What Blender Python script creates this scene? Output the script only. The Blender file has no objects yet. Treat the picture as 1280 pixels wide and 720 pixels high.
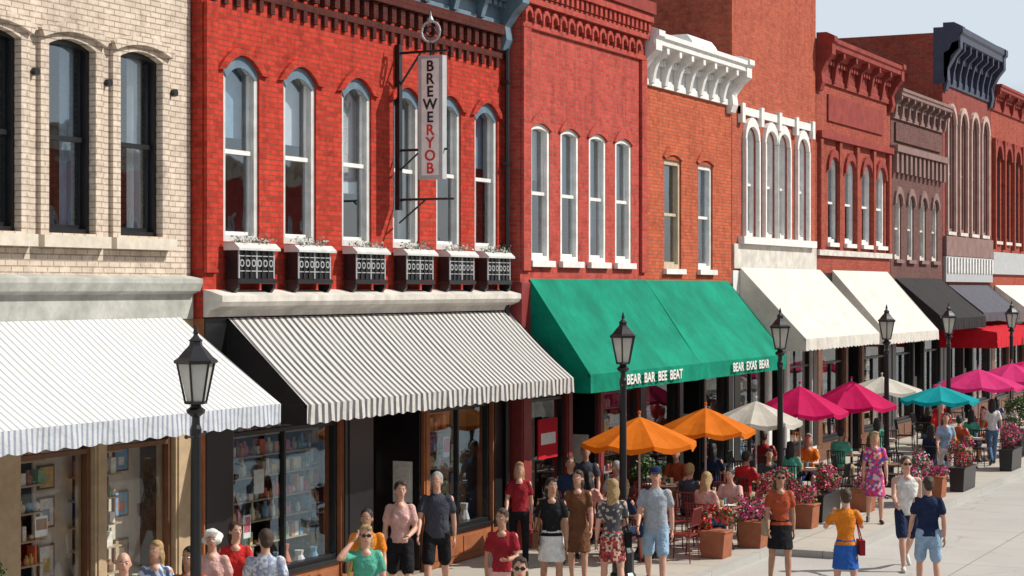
import bpy, math, random, bmesh
import numpy as np
from mathutils import Vector, Matrix
from mathutils.geometry import tessellate_polygon
R=random.Random(11)
scene=bpy.context.scene
pi=math.pi
# ------------------------------------------------------------------ materials
def nt(name):
    m=bpy.data.materials.new(name); m.use_nodes=True
    n=m.node_tree; b=n.nodes['Principled BSDF']
    return m,n.nodes,n.links,b
def mixc(N,L,fac,a,b,mode='MIX'):
    x=N.new('ShaderNodeMix'); x.data_type='RGBA'; x.blend_type=mode
    for sock,val in ((x.inputs[0],fac),(x.inputs[6],a),(x.inputs[7],b)):
        if isinstance(val,(int,float)): sock.default_value=val
        elif isinstance(val,tuple): sock.default_value=(*val[:3],1)
        else: L.new(val,sock)
    return x.outputs[2]
def noise(N,L,vec,scale,detail=4,rough=.6):
    x=N.new('ShaderNodeTexNoise'); x.inputs['Scale'].default_value=scale
    x.inputs['Detail'].default_value=detail; x.inputs['Roughness'].default_value=rough
    if vec is not None: L.new(vec,x.inputs['Vector'])
    return x.outputs['Fac']
def ramp(N,L,src,a,b,c0=0.,c1=1.):
    x=N.new('ShaderNodeMapRange'); L.new(src,x.inputs[0])
    x.inputs[1].default_value=a; x.inputs[2].default_value=b; x.inputs[3].default_value=c0; x.inputs[4].default_value=c1
    return x.outputs[0]
def math_(N,L,op,a,b=None):
    x=N.new('ShaderNodeMath'); x.operation=op
    for i,v in enumerate((a,b)):
        if v is None: continue
        if isinstance(v,(int,float)): x.inputs[i].default_value=v
        else: L.new(v,x.inputs[i])
    return x.outputs[0]
def bump(N,L,b,h,strength=.3,dist=.01):
    x=N.new('ShaderNodeBump'); x.inputs['Strength'].default_value=strength; x.inputs['Distance'].default_value=dist
    L.new(h,x.inputs['Height']); L.new(x.outputs[0],b.inputs['Normal'])
def mat(name,col,rough=.6,var=.25,sc=6,bmp=.15,metal=0,trans=0,bd=.01):
    m,N,L,b=nt(name)
    g=N.new('ShaderNodeNewGeometry')
    n1=noise(N,L,g.outputs['Position'],sc); n2=noise(N,L,g.outputs['Position'],sc*7,3)
    d=tuple(c*(1-var) for c in col); u=tuple(min(1,c*(1+var*.6)) for c in col)
    c=mixc(N,L,ramp(N,L,n1,.3,.7),d,u); c=mixc(N,L,ramp(N,L,n2,.3,.7,0,.35),c,d)
    L.new(c,b.inputs['Base Color']); b.inputs['Roughness'].default_value=rough; b.inputs['Metallic'].default_value=metal
    if rough>.65 or trans: b.inputs['Specular IOR Level'].default_value=.15
    if bmp: bump(N,L,b,n1 if bd>.01 else n2,bmp,bd)
    if trans:
        t=N.new('ShaderNodeBsdfTranslucent'); L.new(c,t.inputs[0]); mx=N.new('ShaderNodeMixShader'); mx.inputs[0].default_value=trans
        L.new(b.outputs[0],mx.inputs[1]); L.new(t.outputs[0],mx.inputs[2]); L.new(mx.outputs[0],N['Material Output'].inputs[0])
    return m
def brick(name,c1,c2,mort,w=.21,h=.072,ms=.008,stain=.4):
    m,N,L,b=nt(name)
    g=N.new('ShaderNodeNewGeometry'); s=N.new('ShaderNodeSeparateXYZ'); L.new(g.outputs['Position'],s.inputs[0])
    sn=N.new('ShaderNodeSeparateXYZ'); L.new(g.outputs['True Normal'],sn.inputs[0])
    k=math_(N,L,'GREATER_THAN',math_(N,L,'ABSOLUTE',sn.outputs[0]),.7)
    hx=N.new('ShaderNodeMix'); L.new(k,hx.inputs[0]); L.new(s.outputs[0],hx.inputs[2]); L.new(s.outputs[1],hx.inputs[3])
    cb=N.new('ShaderNodeCombineXYZ'); L.new(hx.outputs[0],cb.inputs[0]); L.new(s.outputs[2],cb.inputs[1])
    t=N.new('ShaderNodeTexBrick'); L.new(cb.outputs[0],t.inputs['Vector'])
    for kk,v in (('Scale',1),('Mortar Size',ms),('Mortar Smooth',.2),('Bias',-.25),('Brick Width',w),('Row Height',h)): t.inputs[kk].default_value=v
    t.inputs['Color1'].default_value=(*c1,1); t.inputs['Color2'].default_value=(*c2,1); t.inputs['Mortar'].default_value=(*mort,1)
    n=noise(N,L,g.outputs['Position'],.7,5); n2=noise(N,L,g.outputs['Position'],9,4)
    mp=N.new('ShaderNodeMapping'); mp.inputs['Scale'].default_value=(4,4,.35); L.new(g.outputs['Position'],mp.inputs[0])
    n3=noise(N,L,mp.outputs[0],1,4)
    c=mixc(N,L,ramp(N,L,n,.35,.7,0,stain),t.outputs['Color'],tuple(x*.55 for x in c1))
    c=mixc(N,L,ramp(N,L,n3,.50,.72,0,stain*1.15),c,tuple(x*.42+.012 for x in c2))
    c=mixc(N,L,ramp(N,L,n2,.48,.75,0,.5),c,tuple(min(1,x*1.35+.012) for x in c1))
    n4=noise(N,L,g.outputs['Position'],3.2,6,.7)
    c=mixc(N,L,ramp(N,L,n4,.54,.70,0,.55),c,tuple(x*.45 for x in c2))
    L.new(c,b.inputs['Base Color']); b.inputs['Roughness'].default_value=.9; b.inputs['Specular IOR Level'].default_value=.12
    h_=math_(N,L,'SUBTRACT',math_(N,L,'MULTIPLY',n2,.5),t.outputs['Fac'])
    bump(N,L,b,h_,1,.018)
    return m
def stripes(name,ca,cb_,period,duty,trans=.15):
    m,N,L,b=nt(name)
    g=N.new('ShaderNodeNewGeometry'); s=N.new('ShaderNodeSeparateXYZ'); L.new(g.outputs['Position'],s.inputs[0])
    fr=math_(N,L,'FRACT',math_(N,L,'DIVIDE',s.outputs[0],period))
    k=math_(N,L,'LESS_THAN',fr,duty)
    n=noise(N,L,g.outputs['Position'],2.2,5)
    c=mixc(N,L,k,ca,cb_); c=mixc(N,L,ramp(N,L,n,.4,.8,0,.4),c,tuple(x*.6 for x in ca))
    L.new(c,b.inputs['Base Color']); b.inputs['Roughness'].default_value=.8; b.inputs['Specular IOR Level'].default_value=.15
    bump(N,L,b,noise(N,L,g.outputs['Position'],3.5,3),.5,.07)
    t=N.new('ShaderNodeBsdfTranslucent'); L.new(c,t.inputs[0]); mx=N.new('ShaderNodeMixShader'); mx.inputs[0].default_value=trans
    L.new(b.outputs[0],mx.inputs[1]); L.new(t.outputs[0],mx.inputs[2]); L.new(mx.outputs[0],N['Material Output'].inputs[0])
    return m
def glass(name,f0=.15,tint=(.85,.9,.92),wav=.02,gc=(.85,.93,1)):
    m,N,L,b=nt(name); N.remove(b)
    g=N.new('ShaderNodeNewGeometry')
    dp=N.new('ShaderNodeVectorMath'); dp.operation='DOT_PRODUCT'; L.new(g.outputs['True Normal'],dp.inputs[0]); L.new(g.outputs['Incoming'],dp.inputs[1])
    c=math_(N,L,'ABSOLUTE',dp.outputs['Value']); p=math_(N,L,'POWER',math_(N,L,'SUBTRACT',1,c),4)
    fac=math_(N,L,'ADD',math_(N,L,'MULTIPLY',p,1-f0),f0)
    t=N.new('ShaderNodeBsdfTransparent'); t.inputs[0].default_value=(*tint,1)
    gl=N.new('ShaderNodeBsdfGlossy'); gl.inputs['Roughness'].default_value=.02; gl.inputs[0].default_value=(*gc,1)
    bp=N.new('ShaderNodeBump'); bp.inputs['Strength'].default_value=.25; bp.inputs['Distance'].default_value=wav
    L.new(noise(N,L,g.outputs['Position'],1.3,2),bp.inputs['Height']); L.new(bp.outputs[0],gl.inputs['Normal'])
    mx=N.new('ShaderNodeMixShader'); L.new(fac,mx.inputs[0]); L.new(t.outputs[0],mx.inputs[1]); L.new(gl.outputs[0],mx.inputs[2])
    L.new(mx.outputs[0],N['Material Output'].inputs[0]); return m
def pattern(name,cols,sc=18):
    m,N,L,b=nt(name)
    tc=N.new('ShaderNodeTexCoord'); v=N.new('ShaderNodeTexVoronoi'); v.inputs['Scale'].default_value=sc; L.new(tc.outputs['Object'],v.inputs['Vector'])
    sp=N.new('ShaderNodeSeparateColor'); L.new(v.outputs['Color'],sp.inputs[0])
    cr=N.new('ShaderNodeValToRGB'); cr.color_ramp.interpolation='CONSTANT'; L.new(sp.outputs[0],cr.inputs[0])
    e=cr.color_ramp.elements; e[0].color=(*cols[0],1); e[1].position=1/len(cols); e[1].color=(*cols[1],1)
    for i in range(2,len(cols)):
        q=e.new(i/len(cols)); q.color=(*cols[i],1)
    L.new(cr.outputs[0],b.inputs['Base Color']); b.inputs['Roughness'].default_value=.8; return m
def concrete(name,c,jx,jy,jm,cr=.5):
    m,N,L,b=nt(name); g=N.new('ShaderNodeNewGeometry')
    t=N.new('ShaderNodeTexBrick'); L.new(g.outputs['Position'],t.inputs['Vector']); t.offset=0
    for kk,v in (('Scale',1),('Mortar Size',jm),('Mortar Smooth',.3),('Brick Width',jx),('Row Height',jy)): t.inputs[kk].default_value=v
    t.inputs['Color1'].default_value=(*c,1); t.inputs['Color2'].default_value=(*[x*.88 for x in c],1); t.inputs['Mortar'].default_value=(*[x*.35 for x in c],1)
    n=noise(N,L,g.outputs['Position'],.5,6,.65); n2=noise(N,L,g.outputs['Position'],25,4)
    v=N.new('ShaderNodeTexVoronoi'); v.feature='DISTANCE_TO_EDGE'; v.inputs['Scale'].default_value=.35
    nv=N.new('ShaderNodeTexNoise'); nv.inputs['Scale'].default_value=1.5; L.new(g.outputs['Position'],nv.inputs['Vector'])
    va=N.new('ShaderNodeVectorMath'); va.operation='ADD'; L.new(g.outputs['Position'],va.inputs[0]); L.new(nv.outputs['Color'],va.inputs[1])
    L.new(va.outputs[0],v.inputs['Vector'])
    crk=ramp(N,L,v.outputs['Distance'],0,.008,cr,0)
    o=mixc(N,L,ramp(N,L,n,.38,.75,0,.5),t.outputs['Color'],tuple(x*.66 for x in c))
    o=mixc(N,L,ramp(N,L,n2,.4,.75,0,.4),o,tuple(x*.7 for x in c)); o=mixc(N,L,crk,o,tuple(x*.4 for x in c))
    L.new(o,b.inputs['Base Color']); b.inputs['Roughness'].default_value=.85; bump(N,L,b,n2,.25,.01); return m

BR1=brick('cream_painted_brick',(.66,.55,.45),(.53,.43,.345),(.33,.255,.20),ms=.007,stain=.3)
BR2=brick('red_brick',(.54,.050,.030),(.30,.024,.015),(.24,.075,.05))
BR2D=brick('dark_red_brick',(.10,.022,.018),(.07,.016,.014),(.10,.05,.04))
BR3=brick('rose_brick',(.52,.080,.060),(.33,.045,.036),(.38,.15,.12))
BR4=brick('orange_brick',(.56,.125,.058),(.37,.068,.034),(.33,.14,.09))
BR5=brick('tall_brick',(.50,.11,.062),(.32,.065,.04),(.34,.15,.10))
BR6=brick('brown_brick',(.41,.085,.055),(.27,.05,.034),(.28,.12,.09))
BR7=brick('mauve_brick',(.17,.085,.075),(.13,.06,.055),(.2,.12,.11))
BR8=brick('wine_brick',(.30,.065,.052),(.21,.045,.04),(.3,.14,.12))
WHITE=mat('white_paint',(.78,.77,.74),.55,.18); CREAM=mat('cream_trim',(.64,.57,.47),.65,.22)
STONE=mat('grey_stone',(.46,.46,.42),.8,.35,3); OFFW=mat('offwhite_stone',(.66,.62,.56),.8,.3,3)
BLUEG=mat('slate_blue_metal',(.13,.20,.26),.45,.3,4); NAVY=mat('navy_metal',(.04,.05,.09),.5,.3,4)
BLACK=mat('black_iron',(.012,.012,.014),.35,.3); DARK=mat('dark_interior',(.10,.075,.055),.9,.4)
REDP=mat('maroon_paint',(.24,.03,.03),.5,.25); BRN=mat('brown_wood',(.17,.07,.035),.5,.3,5)
TAN=mat('tan_paint',(.46,.34,.21),.6,.2); ORW=mat('orange_wood',(.36,.12,.045),.5,.3,4)
REDC=mat('red_cornice',(.28,.05,.04),.7,.3,3); BEI=mat('beige_panel',(.55,.45,.33),.7,.2)
GREY=mat('light_grey_metal',(.42,.43,.44),.45,.15); MAUVE=mat('mauve_stone',(.25,.16,.145),.8,.25,3); PINKS=mat('pinkish_stone',(.50,.36,.31),.8,.25,3)
ROOF=mat('roof_tar',(.08,.08,.085),.9,.3)
GL=glass('window_glass',.24); GLS=glass('shop_glass',.04,(.97,.98,.98),.006); GLB=glass('blue_reflection_shop_glass',.14,(.92,.95,.97),.01,(.6,.82,1))  # GLB: bluish sky reflection is put into the glossy colour, clear glass otherwise
BLIND=mat('white_blind',(.68,.70,.72),.8,.1); BLUEC=mat('blue_curtain',(.30,.44,.56),.8,.2)
LAMPG=mat('lamp_frosted_glass',(.78,.78,.74),.25,.08,6,0,0,.5)
FLOOR=mat('interior_floor',(.30,.22,.16),.6,.3,2)
LEAF=mat('leaf_green',(.055,.12,.025),.6,.5,9); LEAF2=mat('leaf_light',(.10,.17,.035),.6,.4,9)
PINKF=mat('pink_petals',(.78,.08,.30),.6,.3); REDF=mat('red_petals',(.65,.03,.03),.6,.3); TERR=mat('terracotta',(.35,.13,.07),.8,.2)
MERCH=[mat('merch_%d'%i,c,.5,.3,14) for i,c in enumerate([(.75,.18,.07),(.8,.68,.4),(.2,.38,.55),(.8,.77,.7),(.65,.34,.13),(.75,.48,.12),(.22,.42,.22),(.65,.14,.18),(.8,.78,.74),(.5,.4,.3),(.3,.15,.08)])]
WIRON=mat('pale_ledge',(.60,.60,.58),.5,.2)
# ------------------------------------------------------------------ mesh builder
class MB:
    def __init__(s): s.v=[];s.f=[];s.m=[];s.mats=[]
    def mi(s,m):
        if m not in s.mats: s.mats.append(m)
        return s.mats.index(m)
    def add(s,vs,fs,m):
        o=len(s.v); s.v+=[tuple(p) for p in vs]; k=s.mi(m)
        for f in fs: s.f.append([i+o for i in f]); s.m.append(k)
    def box(s,x0,x1,y0,y1,z0,z1,m):
        s.add([(x,y,z) for x in(x0,x1) for y in(y0,y1) for z in(z0,z1)],[(0,1,3,2),(4,6,7,5),(0,4,5,1),(2,3,7,6),(0,2,6,4),(1,5,7,3)],m)
    def poly(s,p,m): s.add(p,[list(range(len(p)))],m)
    def prism(s,prof,x0,x1,m):
        n=len(prof); v=[(x0,y,z) for y,z in prof]+[(x1,y,z) for y,z in prof]
        s.add(v,[[i,(i+1)%n,(i+1)%n+n,i+n] for i in range(n)]+[list(range(n)),list(range(n,2*n))],m)
    def ring(s,o,i,y0,y1,m):
        n=len(o); v=[(x,y0,z) for x,z in o]+[(x,y0,z) for x,z in i]+[(x,y1,z) for x,z in o]+[(x,y1,z) for x,z in i]
        f=[]
        for k in range(n):
            j=(k+1)%n; f+=[[k,j,j+n,k+n],[k,j,j+2*n,k+2*n],[k+n,j+n,j+3*n,k+3*n]]
        s.add(v,f,m)
    def strip(s,o,i,y0,y1,m):
        n=len(o); v=[(x,y0,z) for x,z in o]+[(x,y0,z) for x,z in i]+[(x,y1,z) for x,z in o]+[(x,y1,z) for x,z in i]
        f=[[0,n,3*n,2*n],[n-1,2*n-1,4*n-1,3*n-1]]
        for k in range(n-1):
            j=k+1; f+=[[k,j,j+n,k+n],[k,j,j+2*n,k+2*n],[k+n,j+n,j+3*n,k+3*n]]
        s.add(v,f,m)
    def lathe(s,c,prof,n,m,sx=1,sy=1,a0=0):
        v=[];f=[]
        for r,z in prof:
            for k in range(n):
                a=2*pi*k/n+a0; v.append((c[0]+r*sx*math.cos(a),c[1]+r*sy*math.sin(a),c[2]+z))
        for i in range(len(prof)-1):
            for k in range(n): j=(k+1)%n; f.append([i*n+k,i*n+j,(i+1)*n+j,(i+1)*n+k])
        f.append(list(range(n))); f.append(list(range((len(prof)-1)*n,len(prof)*n)))
        s.add(v,f,m)
    def ball(s,c,r,m,n=10,k=6):
        if not hasattr(r,'__len__'): r=(r,r,r)
        s.lathe(c,[(math.sin(pi*(i+.02)/(k+.04)),-r[2]*math.cos(pi*(i+.02)/(k+.04))) for i in range(k+1)],n,m,r[0],r[1])
    def tube(s,a,b,ra,rb,m,n=8,caps=0):
        a=Vector(a);b=Vector(b);d=(b-a); d=d.normalized() if d.length>1e-6 else Vector((0,0,1))
        u=d.orthogonal().normalized();w=d.cross(u); v=[];f=[]
        rr=[]
        if caps: rr+=[(a-d*ra*math.cos(t),ra*math.sin(t)) for t in (.15,.6,1.1)]
        rr+=[(a,ra),(b,rb)]
        if caps: rr+=[(b+d*rb*math.cos(t),rb*math.sin(t)) for t in (1.1,.6,.15)]
        for p,r in rr:
            for k in range(n):
                t=2*pi*k/n; v.append(p+(u*math.cos(t)+w*math.sin(t))*r)
        for i in range(len(rr)-1):
            for k in range(n): j=(k+1)%n; f.append([i*n+k,i*n+j,(i+1)*n+j,(i+1)*n+k])
        f.append(list(range(n))[::-1]); f.append(list(range((len(rr)-1)*n,len(rr)*n)))
        s.add(v,f,m)
    def mesh(s,name,smooth=False):
        me=bpy.data.meshes.new(name); me.from_pydata(s.v,[],s.f)
        for m in s.mats: me.materials.append(m)
        me.polygons.foreach_set('material_index',s.m)
        bm=bmesh.new(); bm.from_mesh(me); bmesh.ops.recalc_face_normals(bm,faces=bm.faces); bm.to_mesh(me); bm.free()
        if smooth: me.polygons.foreach_set('use_smooth',[True]*len(me.polygons))
        me.update(); return me
    def obj(s,name,parent=None,smooth=False,bevel=0):
        o=bpy.data.objects.new(name,s.mesh(name,smooth)); scene.collection.objects.link(o)
        if parent: o.parent=parent
        if bevel:
            b=o.modifiers.new('b','BEVEL'); b.width=bevel; b.segments=2; b.limit_method='ANGLE'
        return o
def empty(name,loc=(0,0,0),rz=0):
    e=bpy.data.objects.new(name,None); scene.collection.objects.link(e); e.location=loc; e.rotation_euler=(0,0,rz); e.empty_display_size=.2; return e
def inst(name,me,loc,rz=0,parent=None,sc=1):
    o=bpy.data.objects.new(name,me); scene.collection.objects.link(o); o.location=loc; o.rotation_euler=(0,0,rz); o.scale=(sc,)*3; o.parent=parent; return o
def outl(xc,hw,z0,zs,rise,n=10):
    p=[(xc-hw,z0),(xc+hw,z0)]
    for i in range(n+1):
        t=i/n
        if rise>hw*.7: p.append((xc+hw*math.cos(pi*t),zs+rise*math.sin(pi*t)))
        else: p.append((xc+hw*(1-2*t),zs+rise*(1-(1-2*t)**2)))
    if rise<=0: p=[(xc-hw,z0),(xc+hw,z0),(xc+hw,zs),(xc-hw,zs)]
    return p
def wall(mb,x0,x1,z0,z1,holes,y,rev,m):
    outer=[(x0,z0),(x1,z0),(x1,z1),(x0,z1)]
    loops=[outer]+holes
    tris=tessellate_polygon([[Vector((a,b,0)) for a,b in l] for l in loops])
    pts=[(a,y,b) for l in loops for a,b in l]
    mb.add(pts,[list(t) for t in tris],m)
    for h in holes:
        n=len(h); mb.add([(a,y,b) for a,b in h]+[(a,y+rev,b) for a,b in h],[[k,(k+1)%n,(k+1)%n+n,k+n] for k in range(n)],m)
def window(mb,xc,w,z0,zs,rise,fm,dep=.11,sill=None,t=.065,cur=None,sillp=.09,fm2=None):
    hw=w/2; o=outl(xc,hw,z0,zs,rise); i=outl(xc,hw-t,z0+t,zs-(t if rise<=0 else t*.3),max(0,rise-(t*.7 if rise>0 else 0)))
    if rise>0 and len(o)!=len(i): i=outl(xc,hw-t,z0+t,zs-.02,.02)
    mb.ring(o,i,dep-.07,dep+.05,fm); fm2=fm2 or fm
    zm=(z0+zs+rise*.6)/2
    mb.box(xc-hw+t,xc+hw-t,dep-.03,dep+.04,zm-.03,zm+.03,fm2)
    for sx in(-1,1):
        a=xc+sx*(hw-t); mb.box(min(a,a-sx*.035),max(a,a-sx*.035),dep-.005,dep+.038,z0+t,zs-.01,fm2)
    mb.box(xc-hw+t+.035,xc+hw-t-.035,dep-.005,dep+.038,z0+t,z0+t+.05,fm2)
    for (za,zb,dy,tl) in ((z0+t,zm,.012,R.uniform(-.006,.006)),(zm,99,.03,0)):
        if zb<99: mb.poly([(xc-hw+t,dep+dy+tl,za),(xc+hw-t,dep+dy-tl,za),(xc+hw-t,dep+dy-tl,zb),(xc-hw+t,dep+dy+tl,zb)],GL)
        else: mb.poly([(xc-hw+t,dep+dy,zm),(xc+hw-t,dep+dy,zm)]+[(a,dep+dy,b) for a,b in i[2:]],GL)
    if sill: mb.box(xc-hw-.08,xc+hw+.08,-sillp,dep-.07,z0-.11,z0-.001,sill)
    r=R.random() if cur is None else cur
    yb=dep+.16
    if r<.45:
        zb=z0+(zs-z0)*R.choice([.35,.5,.62,.2]); mb.box(xc-hw+.02,xc+hw-.02,yb,yb+.01,zb,zs+rise,R.choice([BLIND,BLIND,BLUEC]))
    elif r<.85:
        for sx in(-1,1):
            n=9; ww=hw*R.uniform(.45,.8); v=[]
            for k in range(n):
                x=xc+sx*(hw-ww*k/(n-1)*1); y=yb+.035*math.sin(k*2.4)
                v+=[(x,y,z0),(x,y,zs+rise)]
            mb.add(v,[[2*k,2*k+2,2*k+3,2*k+1] for k in range(n-1)],BLIND if R.random()<.7 else BLUEC)
def cornice(mb,x0,x1,z0,z1,pr,m,br=.0,dent=.0,m2=None,endx=.12):
    h=z1-z0; m2=m2 or m
    prof=[(0,z0),(-.06,z0),(-.06,z0+h*.12),(-.03,z0+h*.15),(-.03,z0+h*.55),(-pr*.35,z0+h*.6),(-pr*.5,z0+h*.72),(-pr*.9,z0+h*.76),(-pr*.9,z0+h*.86),(-pr,z0+h*.9),(-pr,z1),(.3,z1),(.3,z0+.02),(0,z0+.01)]
    mb.prism(prof,x0,x1,m)
    if br:
        n=max(1,round((x1-x0)/br)); 
        for k in range(n+1):
            x=x0+.12+(x1-x0-.24)*k/n
            mb.prism([(-.032,z0+h*.02),(-.12,z0+h*.05),(-.16,z0+h*.25),(-pr*.45,z0+h*.5),(-pr*.85,z0+h*.62),(-pr*.85,z0+h*.755),(-.032,z0+h*.755)],x-.07,x+.07,m2)
    if dent:
        n=int((x1-x0)/dent)
        for k in range(n):
            x=x0+dent*(k+.5); mb.box(x-dent*.27,x+dent*.27,-pr*.32,-.029,z0+h*.44,z0+h*.56,m)
def console(mb,xc,z0,z1,pr,m,w=.15):
    h=z1-z0
    mb.prism([(-.002,z0),(-.1,z0+.02),(-.17,z0+h*.15),(-.14,z0+h*.32),(-pr*.6,z0+h*.5),(-pr*.95,z0+h*.62),(-pr*.95,z0+h*.8),(-pr*1.08,z0+h*.84),(-pr*1.08,z0+h*.93),(-pr*.6,z1),(-.002,z1)],xc-w,xc+w,m)
def shell(name,x0,x1,H,wm,wins,zb=4.1,dep=12,loc=(0,0,0),rz=0,side=None):
    P=empty(name,loc,rz); side=side or wm
    mb=MB(); wall(mb,x0,x1,zb,H,[outl(*((w[0],w[1]/2)+tuple(w[2:5]))) for w in wins],0,.22,wm)
    mb.box(x0+.004,x0+.26,.003,dep,0,H-.02,side); mb.box(x1-.26,x1-.004,.003,dep,0,H-.02,side)
    mb.box(x0+.261,x1-.261,.004,.226,H-.3,H-.01,side)
    mb.box(x0+.26,x1-.26,dep-.2,dep,0,H-.03,side); mb.box(x0+.26,x1-.26,.23,dep-.2,H-.75,H-.6,ROOF)
    mb.obj('walls',P)
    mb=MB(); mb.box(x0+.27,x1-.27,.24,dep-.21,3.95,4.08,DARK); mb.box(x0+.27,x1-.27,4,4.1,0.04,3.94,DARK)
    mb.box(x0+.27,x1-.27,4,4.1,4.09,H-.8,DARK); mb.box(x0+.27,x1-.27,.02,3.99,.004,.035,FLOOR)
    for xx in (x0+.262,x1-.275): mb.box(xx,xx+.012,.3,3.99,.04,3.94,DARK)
    mb.obj('interior',P)
    return P
def shelves(mb,x0,x1,y,z0,z1,dens=.9):
    z=z0
    while z<z1:
        mb.box(x0,x1,y,y+.3,z-.02,z,TAN); x=x0+.02
        while x<x1-.1:
            w=R.uniform(.035,.13); h=R.uniform(.09,.26)
            if R.random()<dens:
                m=R.choice(MERCH); q=R.random(); yy=y+R.uniform(.01,.05)
                if q<.45: mb.box(x,x+w,yy,yy+.12,z+.001,z+h,m)
                elif q<.8: mb.lathe((x+w/2,yy+w/2,z+.001),[(w*.4,0),(w*.5,h*.2),(w*.48,h*.6),(w*.2,h*.8),(w*.2,h)],8,m)
                else: mb.ball((x+w/2,yy+w/2,z+w*.5),w*.5,m,8,5)
            x+=w+R.uniform(.002,.03)
        z+=R.choice([.29,.33])
def storefront(P,x0,x1,zt,bays,pm,fm,bm_,ztop=3.15,bulk=.5,disp=True,gls=None):
    mb=MB(); g=MB(); it=MB(); gls=gls or GLS
    cur=x0; allb=bays+[(x1,x1,None)]
    for ib,(a,b,t) in enumerate(allb):
        if a-cur>.03:
            mb.box(cur,a,-.03,.28,0.006,zt,pm); mb.box(cur-.02 if cur>x0 else cur,a+.02 if a<x1 else a,-.06,-.031,0.006,.32,pm); mb.box(cur+.04,a-.04,-.05,-.031,.45,zt-1.0,fm if R.random()<.3 else pm)
        if t is None: break
        mb.box(a,b,-.01,.24,ztop,zt-.002,fm)
        if t=='w':
            mb.box(a,b,0,.2,.006,bulk,bm_); 
            n=max(1,int((b-a)/.9))
            for k in range(n):
                xa=a+(b-a)*k/n+.08; xb=a+(b-a)*(k+1)/n-.08; mb.box(xa,xb,-.015,-.001,.12,bulk-.08,bm_)
            mb.box(a,b,-.05,.22,bulk+.001,bulk+.06,fm)
            mb.ring([(a,bulk+.06),(b,bulk+.06),(b,ztop),(a,ztop)],[(a+.06,bulk+.12),(b-.06,bulk+.12),(b-.06,ztop-.06),(a+.06,ztop-.06)],.04,.14,fm)
            mb.box(a+.06,b-.06,.045,.135,2.5,2.56,fm)
            if b-a>1.9: mb.box((a+b)/2-.025,(a+b)/2+.025,.05,.13,bulk+.12,2.5,fm)
            g.poly([(a+.06,.1,bulk+.12),(b-.06,.1,bulk+.12),(b-.06,.1,ztop-.06),(a+.06,.1,ztop-.06)],gls)
            if disp:
                it.box(a+.05,b-.05,.25,.75,bulk-.1,bulk+.02,TAN)
                nxt=allb[ib+1]; xe=b-.04 if nxt[2]=='d' else min(b+.35,x1-.3)
                q=R.random(); mid=xe if q<.5 else a+(xe-a)*.55
                shelves(it,a+.04,mid,.38,.92,2.6)
                if mid<xe:
                    it.box(mid+.02,xe,.6,.62,.7,2.7,R.choice([TAN,CREAM,BRN]))
                    for r_ in range(3):
                        xx=mid+.24
                        while xx<xe-.15:
                            zz=.95+r_*.55+R.uniform(0,.1); hh=R.uniform(.25,.42); it.box(xx-.15,xx+.15,.57,.599,zz,zz+hh,BRN); it.box(xx-.125,xx+.125,.566,.569,zz+.025,zz+hh-.025,R.choice(MERCH)); it.box(xx-.07,xx+.05,.562,.565,zz+.08,zz+hh*.6,R.choice(MERCH)); xx+=.38
                x=a+.2
                while x<b-.2:
                    h=R.uniform(.15,.42); w=R.uniform(.06,.12)
                    it.lathe((x,.26+R.uniform(-.03,.03),bulk+.02),[(w*.6,0),(w*.9,h*.3),(w*.5,h*.7),(w*.65,h)],9,R.choice(MERCH)); x+=R.uniform(.2,.4)
                for q in range(2):
                    if R.random()<.5:
                        xx=R.uniform(a+.2,b-.5); zz=R.uniform(1.0,2); ww=R.uniform(.16,.26); hh=R.uniform(.2,.34); it.box(xx,xx+ww,.115,.118,zz,zz+hh,WHITE); it.box(xx+.02,xx+ww-.02,.111,.114,zz+.08,zz+hh-.03,R.choice(MERCH))
        else:
            y=.9
            for sx in(a,b-.06): mb.box(sx,sx+.06,.02,y,.04,ztop,fm)
            c=(a+b)/2; w=min(.5,(b-a)/2-.08)
            mb.ring([(c-w,.04),(c+w,.04),(c+w,2.2),(c-w,2.2)],[(c-w+.11,.3),(c+w-.11,.3),(c+w-.11,2.08),(c-w+.11,2.08)],y,y+.06,fm)
            g.poly([(c-w+.11,y+.03,.3),(c+w-.11,y+.03,.3),(c+w-.11,y+.03,2.08),(c-w+.11,y+.03,2.08)],GLS)
            mb.tube((c+w-.06,y-.05,.95),(c+w-.06,y-.05,1.3),.012,.012,GREY,6)
            mb.box(a+.06,c-w-.002,y,y+.05,.04,2.9,bm_); mb.box(c+w+.002,b-.06,y,y+.05,.04,2.9,bm_); mb.box(c-w,c+w,y,y+.05,2.202,2.3,fm)
            g.poly([(c-w,y+.03,2.3),(c+w,y+.03,2.3),(c+w,y+.03,2.9),(c-w,y+.03,2.9)],GLS)
            if disp:
                it.box(c-.15,c+.15,y-.004,y-.001,1.5,1.85,R.choice(MERCH)); shelves(it,a+.1,b-.1,1.3,.5,2.4)
                it.box(a+.062,a+.07,.15,.5,1.1,1.75,R.choice(MERCH)); it.box(b-.07,b-.062,.15,.5,1.1,1.75,WHITE); it.box(b-.076,b-.0705,.2,.45,1.3,1.68,R.choice(MERCH)); it.box(b-.28,b-.1,.84,.88,1.2,1.9,R.choice(MERCH))
        cur=b
    mb.obj('storefront_frame',P,bevel=.006); g.obj('shop_glazing',P)
    if it.v: it.obj('display_goods',P)

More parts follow.
